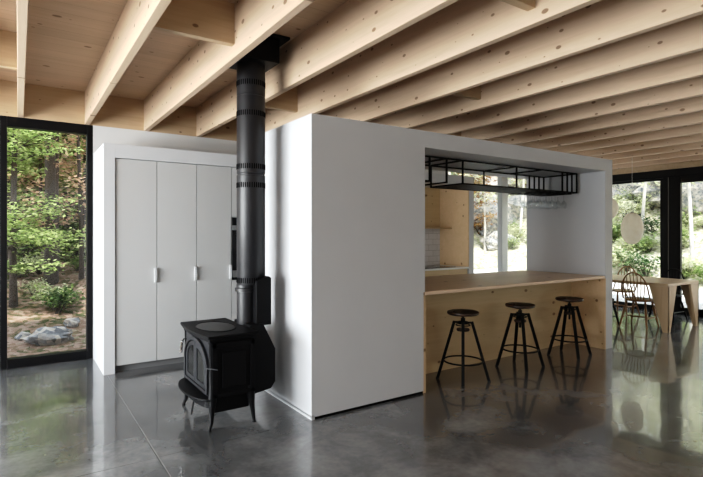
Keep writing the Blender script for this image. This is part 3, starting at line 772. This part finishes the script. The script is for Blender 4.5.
def leaf_cluster(mb, c, rad, n_, size, flat=.5, rnd=random):
    for _ in range(n_):
        d = Vector((rnd.gauss(0,1), rnd.gauss(0,1), rnd.gauss(0,1)*flat)); d = d.normalized()*rad*rnd.random()**.4
        d.z *= flat if flat < 1 else 1
        p = Vector(c)+d
        u = Vector((rnd.uniform(-1,1), rnd.uniform(-1,1), rnd.uniform(-.35,.35))).normalized()
        w = u.cross(Vector((rnd.uniform(-.6,.6), rnd.uniform(-.6,.6), 1)).normalized()).normalized()
        s_ = size*rnd.uniform(.6, 1.3)
        mb.add([p-u*s_, p+w*s_*.5, p+u*s_, p-w*s_*.5], [(0,1,2,3)])
def make_tree(h, r, nclump, leafn, lsize, mat, bark, zlow, spread, label, cat, group, seed, clr=.8):
    rnd = random.Random(seed)
    t_ = thing('forest_tree', (0,0,0), label, cat, group)
    tr = MB(); pts = []; dx = rnd.uniform(-.04,.04); 
    for i in range(9):
        q = i/8; pts.append((dx*h*q+.06*math.sin(q*5+seed), .05*math.sin(q*4+seed*2), -.3+(h+.3)*q))
    tr.tube(pts, [r*(1.35 if i == 0 else 1.05-.085*i) for i in range(9)], 10)
    fo = MB()
    for i in range(nclump):
        z = zlow+(h-zlow)*rnd.random()**1.1; a = rnd.uniform(0, 2*PI); ln = spread*(.25+.75*rnd.random())*(1.15-.6*z/h)
        q = z/h; base = Vector((dx*h*q, 0, z-.3*ln)); tip = Vector((dx*h*q+ln*math.cos(a), ln*math.sin(a), z))
        tr.tube([base, base.lerp(tip, .5)+Vector((0,0,.06)), tip], [r*.22, r*.13, .006], 5)
        for k in range(3):
            c = base.lerp(tip, .55+.22*k); leaf_cluster(fo, c+Vector((0,0,rnd.uniform(-.1,.1))), clr*rnd.uniform(.5,1), leafn, lsize, .45, rnd)
    tr.build('trunk', bark, t_, smooth=True); fo.build('foliage', mat, t_)
    return t_
def place(o, x, y, s_=1, rz=0, z=None):
    o.location = (x, y, ground_z(x, y) if z is None else z); o.scale = (s_, s_, s_); o.rotation_euler = (0,0,rz)
LT = 'slender broadleaf tree with green foliage in the woods outside the left window'
tA = make_tree(9, .12, 70, 40, .075, M['leaf_green'], M['bark'], 1.6, 2.2, LT, 'tree', 'green trees in the forest', 3)
tB = make_tree(8, .10, 70, 40, .075, M['leaf_lime'], M['bark'], 1.2, 2.0, 'slender tree with pale yellow-green foliage in the woods outside the left window', 'tree', 'pale green trees in the forest', 5)
tC = make_tree(7, .07, 34, 24, .085, M['leaf_pink'], M['bark'], 1.6, 1.9, 'slim tree with pinkish autumn leaves in the woods outside the left window', 'tree', 'autumn trees in the forest', 8)
tD = make_tree(6, .07, 50, 26, .07, M['leaf_dark'], M['bark'], .8, 1.5, 'dark evergreen tree in the woods outside the left window', 'tree', 'dark trees in the forest', 11)
used = set()
def tree(src, x, y, s_, rz, label=None, group=None):
    o = src if src.name not in used else copy_tree(src)
    used.add(src.name); place(o, x, y, s_, rz)
    if label: o['label'] = label
    if group: o['group'] = group
    return o
forest = [(92,12.8,tA,.8),(70,14.5,tB,.75),(15,9.6,tB,.55),(11,13.5,tA,1.1),(47,15,tA,1.2),(32,13,tB,.9),(76,16,tA,1.0),(86,12,tC,.8),
          (24,18,tA,1.2),(40,20,tB,1.3),(62,19,tA,1.3),(3,12,tB,.8),(81,22,tA,1.3),(53,24,tB,1.5),(20,25,tA,1.4),(70,27,tB,1.5),
          (35,29,tA,1.6),(-14,24,tD,1.2),(88,30,tB,1.6),(8,31,tB,1.6),(50,34,tB,1.7),(28,37,tA,1.7),(65,38,tA,1.8),(90,18,tB,1.1),(80,10.5,tC,.6),(-8,16,tA,1.2),(100,14,tA,1.1),(110,20,tB,1.3),
          (-25,13,tB,1.0),(-30,22,tA,1.4),(125,27,tA,1.5),(44,11.8,tC,.6)]
for i, (u, y, src, s_) in enumerate(forest):
    tree(src, along(u, y), y, s_, i*2.4)
tE = make_tree(12, .115, 40, 26, .07, M['leaf_lime'], M['bark'], 4.2, 2.4, 'tall dark-trunked tree standing clear in the woods outside the left window', 'tree', 'tall dark trunks in the forest', 13)
for i, (u, y, s_) in enumerate([(50,10.6,.85),(57,11.2,.6),(13,11.5,.55),(31,14.5,.8),(66,13,.5),(84,16.5,.9),(21,17,.9),(74,19,.9),(5,19,1.0)]):
    tree(tE, along(u, y), y, s_, i*1.7)
# hillside trees
bA = make_tree(6.5, .06, 26, 22, .08, M['leaf_pale'], M['bark_pale'], 2.2, 1.6, 'pale-barked young birch on the hillside seen through the right glazing', 'tree', 'birches on the hillside', 21)
bB = make_tree(5.0, .06, 30, 22, .08, M['leaf_rust'], M['bark'], 1.2, 1.4, 'tree with rust brown leaves on the hillside behind the bar windows', 'tree', 'rust-leaved trees behind the bar', 23)
for i, (u, x, src, s_) in enumerate([(690,17.5,bA,1.0),(643,19.5,bA,1.0),(655,23,bA,1.1),(625,21,bA,1.1),(700,24,bA,1.2),(676,28,bA,1.3),(616,27,bA,1.3),
                                     (484,17.3,bA,.9),(521,18.5,bA,1.0),(472,17.0,bB,.9),(478,20,bB,1.0),(495,23,bA,1.2),(462,22,bB,1.1),(450,20,bA,1.2),(514,26,bB,1.3),(527,22,bB,.9),
                                     (560,24,bA,1.2),(600,25,bA,1.2),(720,20,bA,1.1),(740,26,bA,1.2)]):
    y = alongx(u, x)
    lab = None
    if src is bA and u < 600: lab, g = 'pale-barked young birch on the hillside behind the bar windows', 'birches behind the bar'
    elif src is bA: lab, g = 'pale-barked young birch on the hillside seen through the right glazing', 'birches on the hillside'
    else: g = None
    tree(src, x, y, s_, i*1.9, lab, g)
# shrubs
def make_shrub(n_, rad, ls, mat, seed, label, group):
    rnd = random.Random(seed); t_ = thing('leafy_shrub', (0,0,0), label, 'shrub', group)
    fo = MB(); st_ = MB()
    for i in range(9):
        a = rnd.uniform(0, 2*PI); q = rad*rnd.uniform(.1,.7); c = (q*math.cos(a), q*math.sin(a), rad*rnd.uniform(.3,.9))
        st_.tube([(0,0,-.1), (c[0]*.5, c[1]*.5, c[2]*.6), c], [.02,.012,.004], 5)
        leaf_cluster(fo, c, rad*.55, n_, ls, .8, rnd)
    st_.build('stem', M['bark'], t_); fo.build('foliage', mat, t_); return t_
shr = [make_shrub(60, .6, .06, M['leaf_green'], 31, 'low green leafy shrub', 'x'), make_shrub(60, .55, .06, M['leaf_pale'], 32, 'x', 'x'), make_shrub(50, .5, .055, M['leaf_rust'], 33, 'x', 'x'), make_shrub(60, .6, .06, M['leaf_dark'], 34, 'x', 'x')]
SN = ['mid green', 'pale green', 'rust brown', 'dark green']
def shrub(kind, x, y, s_, where, rz):
    o = tree(shr[kind], x, y, s_, rz, '%s leafy shrub on the ground %s' % (SN[kind], where), '%s shrubs %s' % (SN[kind], where))
rr = random.Random(5)
for i in range(120):
    u = rr.uniform(-2, 96); y = 9.0+ (rr.random()**.9)*22
    shrub(rr.choice([0,0,1,1,1,3]), along(u, y), y, rr.uniform(.6,1.1)*(.6 if y < 11 else 1.0+.05*(y-11)), 'outside the left window', i)
for i in range(72):
    u = rr.uniform(606, 712); x = 16.5+ (rr.random()**1.1)*13
    shrub(rr.choice([0,1,1,1,3]), x, alongx(u, x), rr.uniform(.6,1.4), 'beyond the right glazing', i)
for i in range(46):
    u = rr.uniform(438, 535); x = 17.0+(rr.random()**1.2)*11
    shrub(rr.choice([0,0,1,2,3]), x, alongx(u, x), rr.uniform(.7,1.3), 'behind the bar windows', i)
# boulders
def boulder(x, y, s_, seed, label):
    rnd = random.Random(seed); m_ = MB(); nu, nv = 18, 11; off = Vector((rnd.random()*50, seed, 0))
    sx_, sy_, sz_ = s_*rnd.uniform(.9,1.5), s_*rnd.uniform(.9,1.5), s_*rnd.uniform(.55,.9)
    vs = []
    for j in range(nv+1):
        t_ = PI*j/nv
        for i in range(nu):
            a = 2*PI*i/nu; d = Vector((math.sin(t_)*math.cos(a), math.sin(t_)*math.sin(a), math.cos(t_)))
            k = 1+.38*noise.noise(d*1.4+off)+.16*noise.noise(d*3.5+off); k = round(k*7)/7*.6+k*.4
            vs.append((x+d.x*sx_*k, y+d.y*sy_*k, ground_z(x, y)+.25*s_+d.z*sz_*k))
    fs = [(j*nu+i, (j+1)*nu+i, (j+1)*nu+(i+1) % nu, j*nu+(i+1) % nu) for j in range(nv) for i in range(nu)]
    m_.add(vs, fs); o = m_.build('boulder', M['rock'], origin=(x, y, ground_z(x, y)))
    tag(o, label, 'boulder', None); return o
bl = [(632,22,1.3,'large grey boulder on the hillside above the egg-shaped pendant lamp'),(655,23.5,1.5,'large blue-grey boulder on the hillside left of the black post'),
      (697,22,1.6,'broad grey boulder on the hillside through the right sliding door'),(684,25,1.5,'grey boulder high on the slope left of the birch'),
      (618,21,.6,'grey boulder low on the hillside behind the rounder pendant lamp'),
      (640,26,1.8,'highest grey boulder under the black header'),
      (492,19.5,1.3,'pale grey boulder behind the left bar window pane'),(515,20.5,1.1,'grey boulder behind the right bar window pane'),
      (486,23,1.5,'upper pale boulder behind the left bar window pane'),(522,25,1.6,'upper grey boulder behind the right bar window pane'),(500,18,.6,'small boulder just beyond the terrace behind the bar')]
for i, (u, x, s_, lab) in enumerate(bl): boulder(x, alongx(u, x), s_, i+3, lab)
for i, (u, y, s_, lab) in enumerate([(50,8.0,.20,'flat grey stone in the leaf litter just outside the left window'),(72,8.6,.10,'small grey stone in leaf litter right of the flat stone'),(24,8.3,.10,'small stone at the left foot of the forest window')]):
    boulder(along(u, y), y, s_, 40+i, lab)

# ------------------------------------------------------------------ light
w = bpy.data.worlds.new('sky'); bpy.context.scene.world = w; w.use_nodes = True; nt = w.node_tree
bg = nt.nodes['Background']; tc = nt.nodes.new('ShaderNodeTexCoord'); sx = nt.nodes.new('ShaderNodeSeparateXYZ'); nt.links.new(tc.outputs['Generated'], sx.inputs[0])
nt.links.new(ramp(nt, math_(nt, 'ADD', math_(nt, 'MULTIPLY', sx.outputs[2], .5), .5), [(.48, (.35,.36,.34)), (.52, (.93,.95,.96)), (.75, (.84,.90,1.0)), (1, (.75,.85,1.0))]), bg.inputs[0])
bg.inputs[1].default_value = 4.5
sd = bpy.data.lights.new('sun', 'SUN'); sd.energy = 12.5; sd.angle = math.radians(3); sd.color = (1,.95,.88)
so = bpy.data.objects.new('sun', sd); C.objects.link(so)
el, az = math.radians(57), math.radians(235)     # light comes from behind the viewpoint, to the left
dirn = Vector((math.cos(el)*math.cos(az), math.cos(el)*math.sin(az), math.sin(el)))
so.rotation_euler = dirn.to_track_quat('Z', 'Y').to_euler()
def area(name, loc, rot, sx_, sy_, power, col):
    l = bpy.data.lights.new(name, 'AREA'); l.shape = 'RECTANGLE'; l.size = sx_; l.size_y = sy_; l.energy = power; l.color = col
    o = bpy.data.objects.new(name, l); C.objects.link(o); o.location = loc; o.rotation_euler = rot
area('added_left_fill', (XL-.5, 3.9, 1.45), (0, -PI/2, 0), 2.4, 4.4, 900, (.97,.985,1))  # added lamp, out of view, standing in for bright sky on the left
area('added_ceiling_fill', (1.5, -2.6, 1.95), (PI, 0, 0), 5.0, 2.2, 95, (1,.96,.91))  # unseen upward lamp added to brighten the ceiling
area('added_ceiling_fill', (7.2, -1.6, 1.95), (PI, 0, 0), 4.5, 3.0, 95, (1,.96,.91))  # second added ceiling lamp, also out of view
def portal(loc, rot, sx_, sy_):
    l = bpy.data.lights.new('window_portal', 'AREA'); l.shape = 'RECTANGLE'; l.size = sx_; l.size_y = sy_; l.cycles.is_portal = True
    o = bpy.data.objects.new('window_portal', l); C.objects.link(o); o.location = loc; o.rotation_euler = rot
portal((XL-.12, 1.4, 1.35), (0, -PI/2, 0), 2.7, 9.2)
portal((6.4, YF-.12, 1.6), (PI/2, 0, 0), 4.0, 1.4)
portal((XR+.3, 3.0, 1.3), (0, PI/2, 0), 2.6, 7.2)
portal((8.4, YB+.15, 1.4), (-PI/2, 0, 0), 3.6, 2.8)
portal((.29, YB+.15, 1.4), (-PI/2, 0, 0), .9, 2.8)

# ------------------------------------------------------------------ camera
cd = bpy.data.cameras.new('camera'); cd.sensor_width = 36; cd.lens = 36*F_PX/703; cd.shift_y = -(238.5-HY)/703
cd.clip_start = .05; cd.clip_end = 300
co = bpy.data.objects.new('camera', cd); C.objects.link(co); co.location = (0, 0, CAMH)
co.rotation_euler = (PI/2, 0, math.atan2(FW.y, FW.x)-PI/2)
sc = bpy.context.scene; sc.camera = co
sc.view_settings.view_transform = 'Standard'; sc.view_settings.look = 'None'; sc.view_settings.exposure = -.48; sc.view_settings.gamma = 1
vs_ = sc.view_settings; vs_.use_curve_mapping = True
cv = vs_.curve_mapping.curves[3]
for p in ((.03, .016), (.12, .10), (.4, .42), (.7, .76)): cv.points.new(*p)
vs_.curve_mapping.update()
sc.cycles.max_bounces = 10; sc.cycles.diffuse_bounces = 5; sc.cycles.glossy_bounces = 4; sc.cycles.transparent_max_bounces = 16
sc.cycles.sample_clamp_indirect = 6; sc.cycles.caustics_reflective = False; sc.cycles.caustics_refractive = False
sc.cycles.use_denoising = True
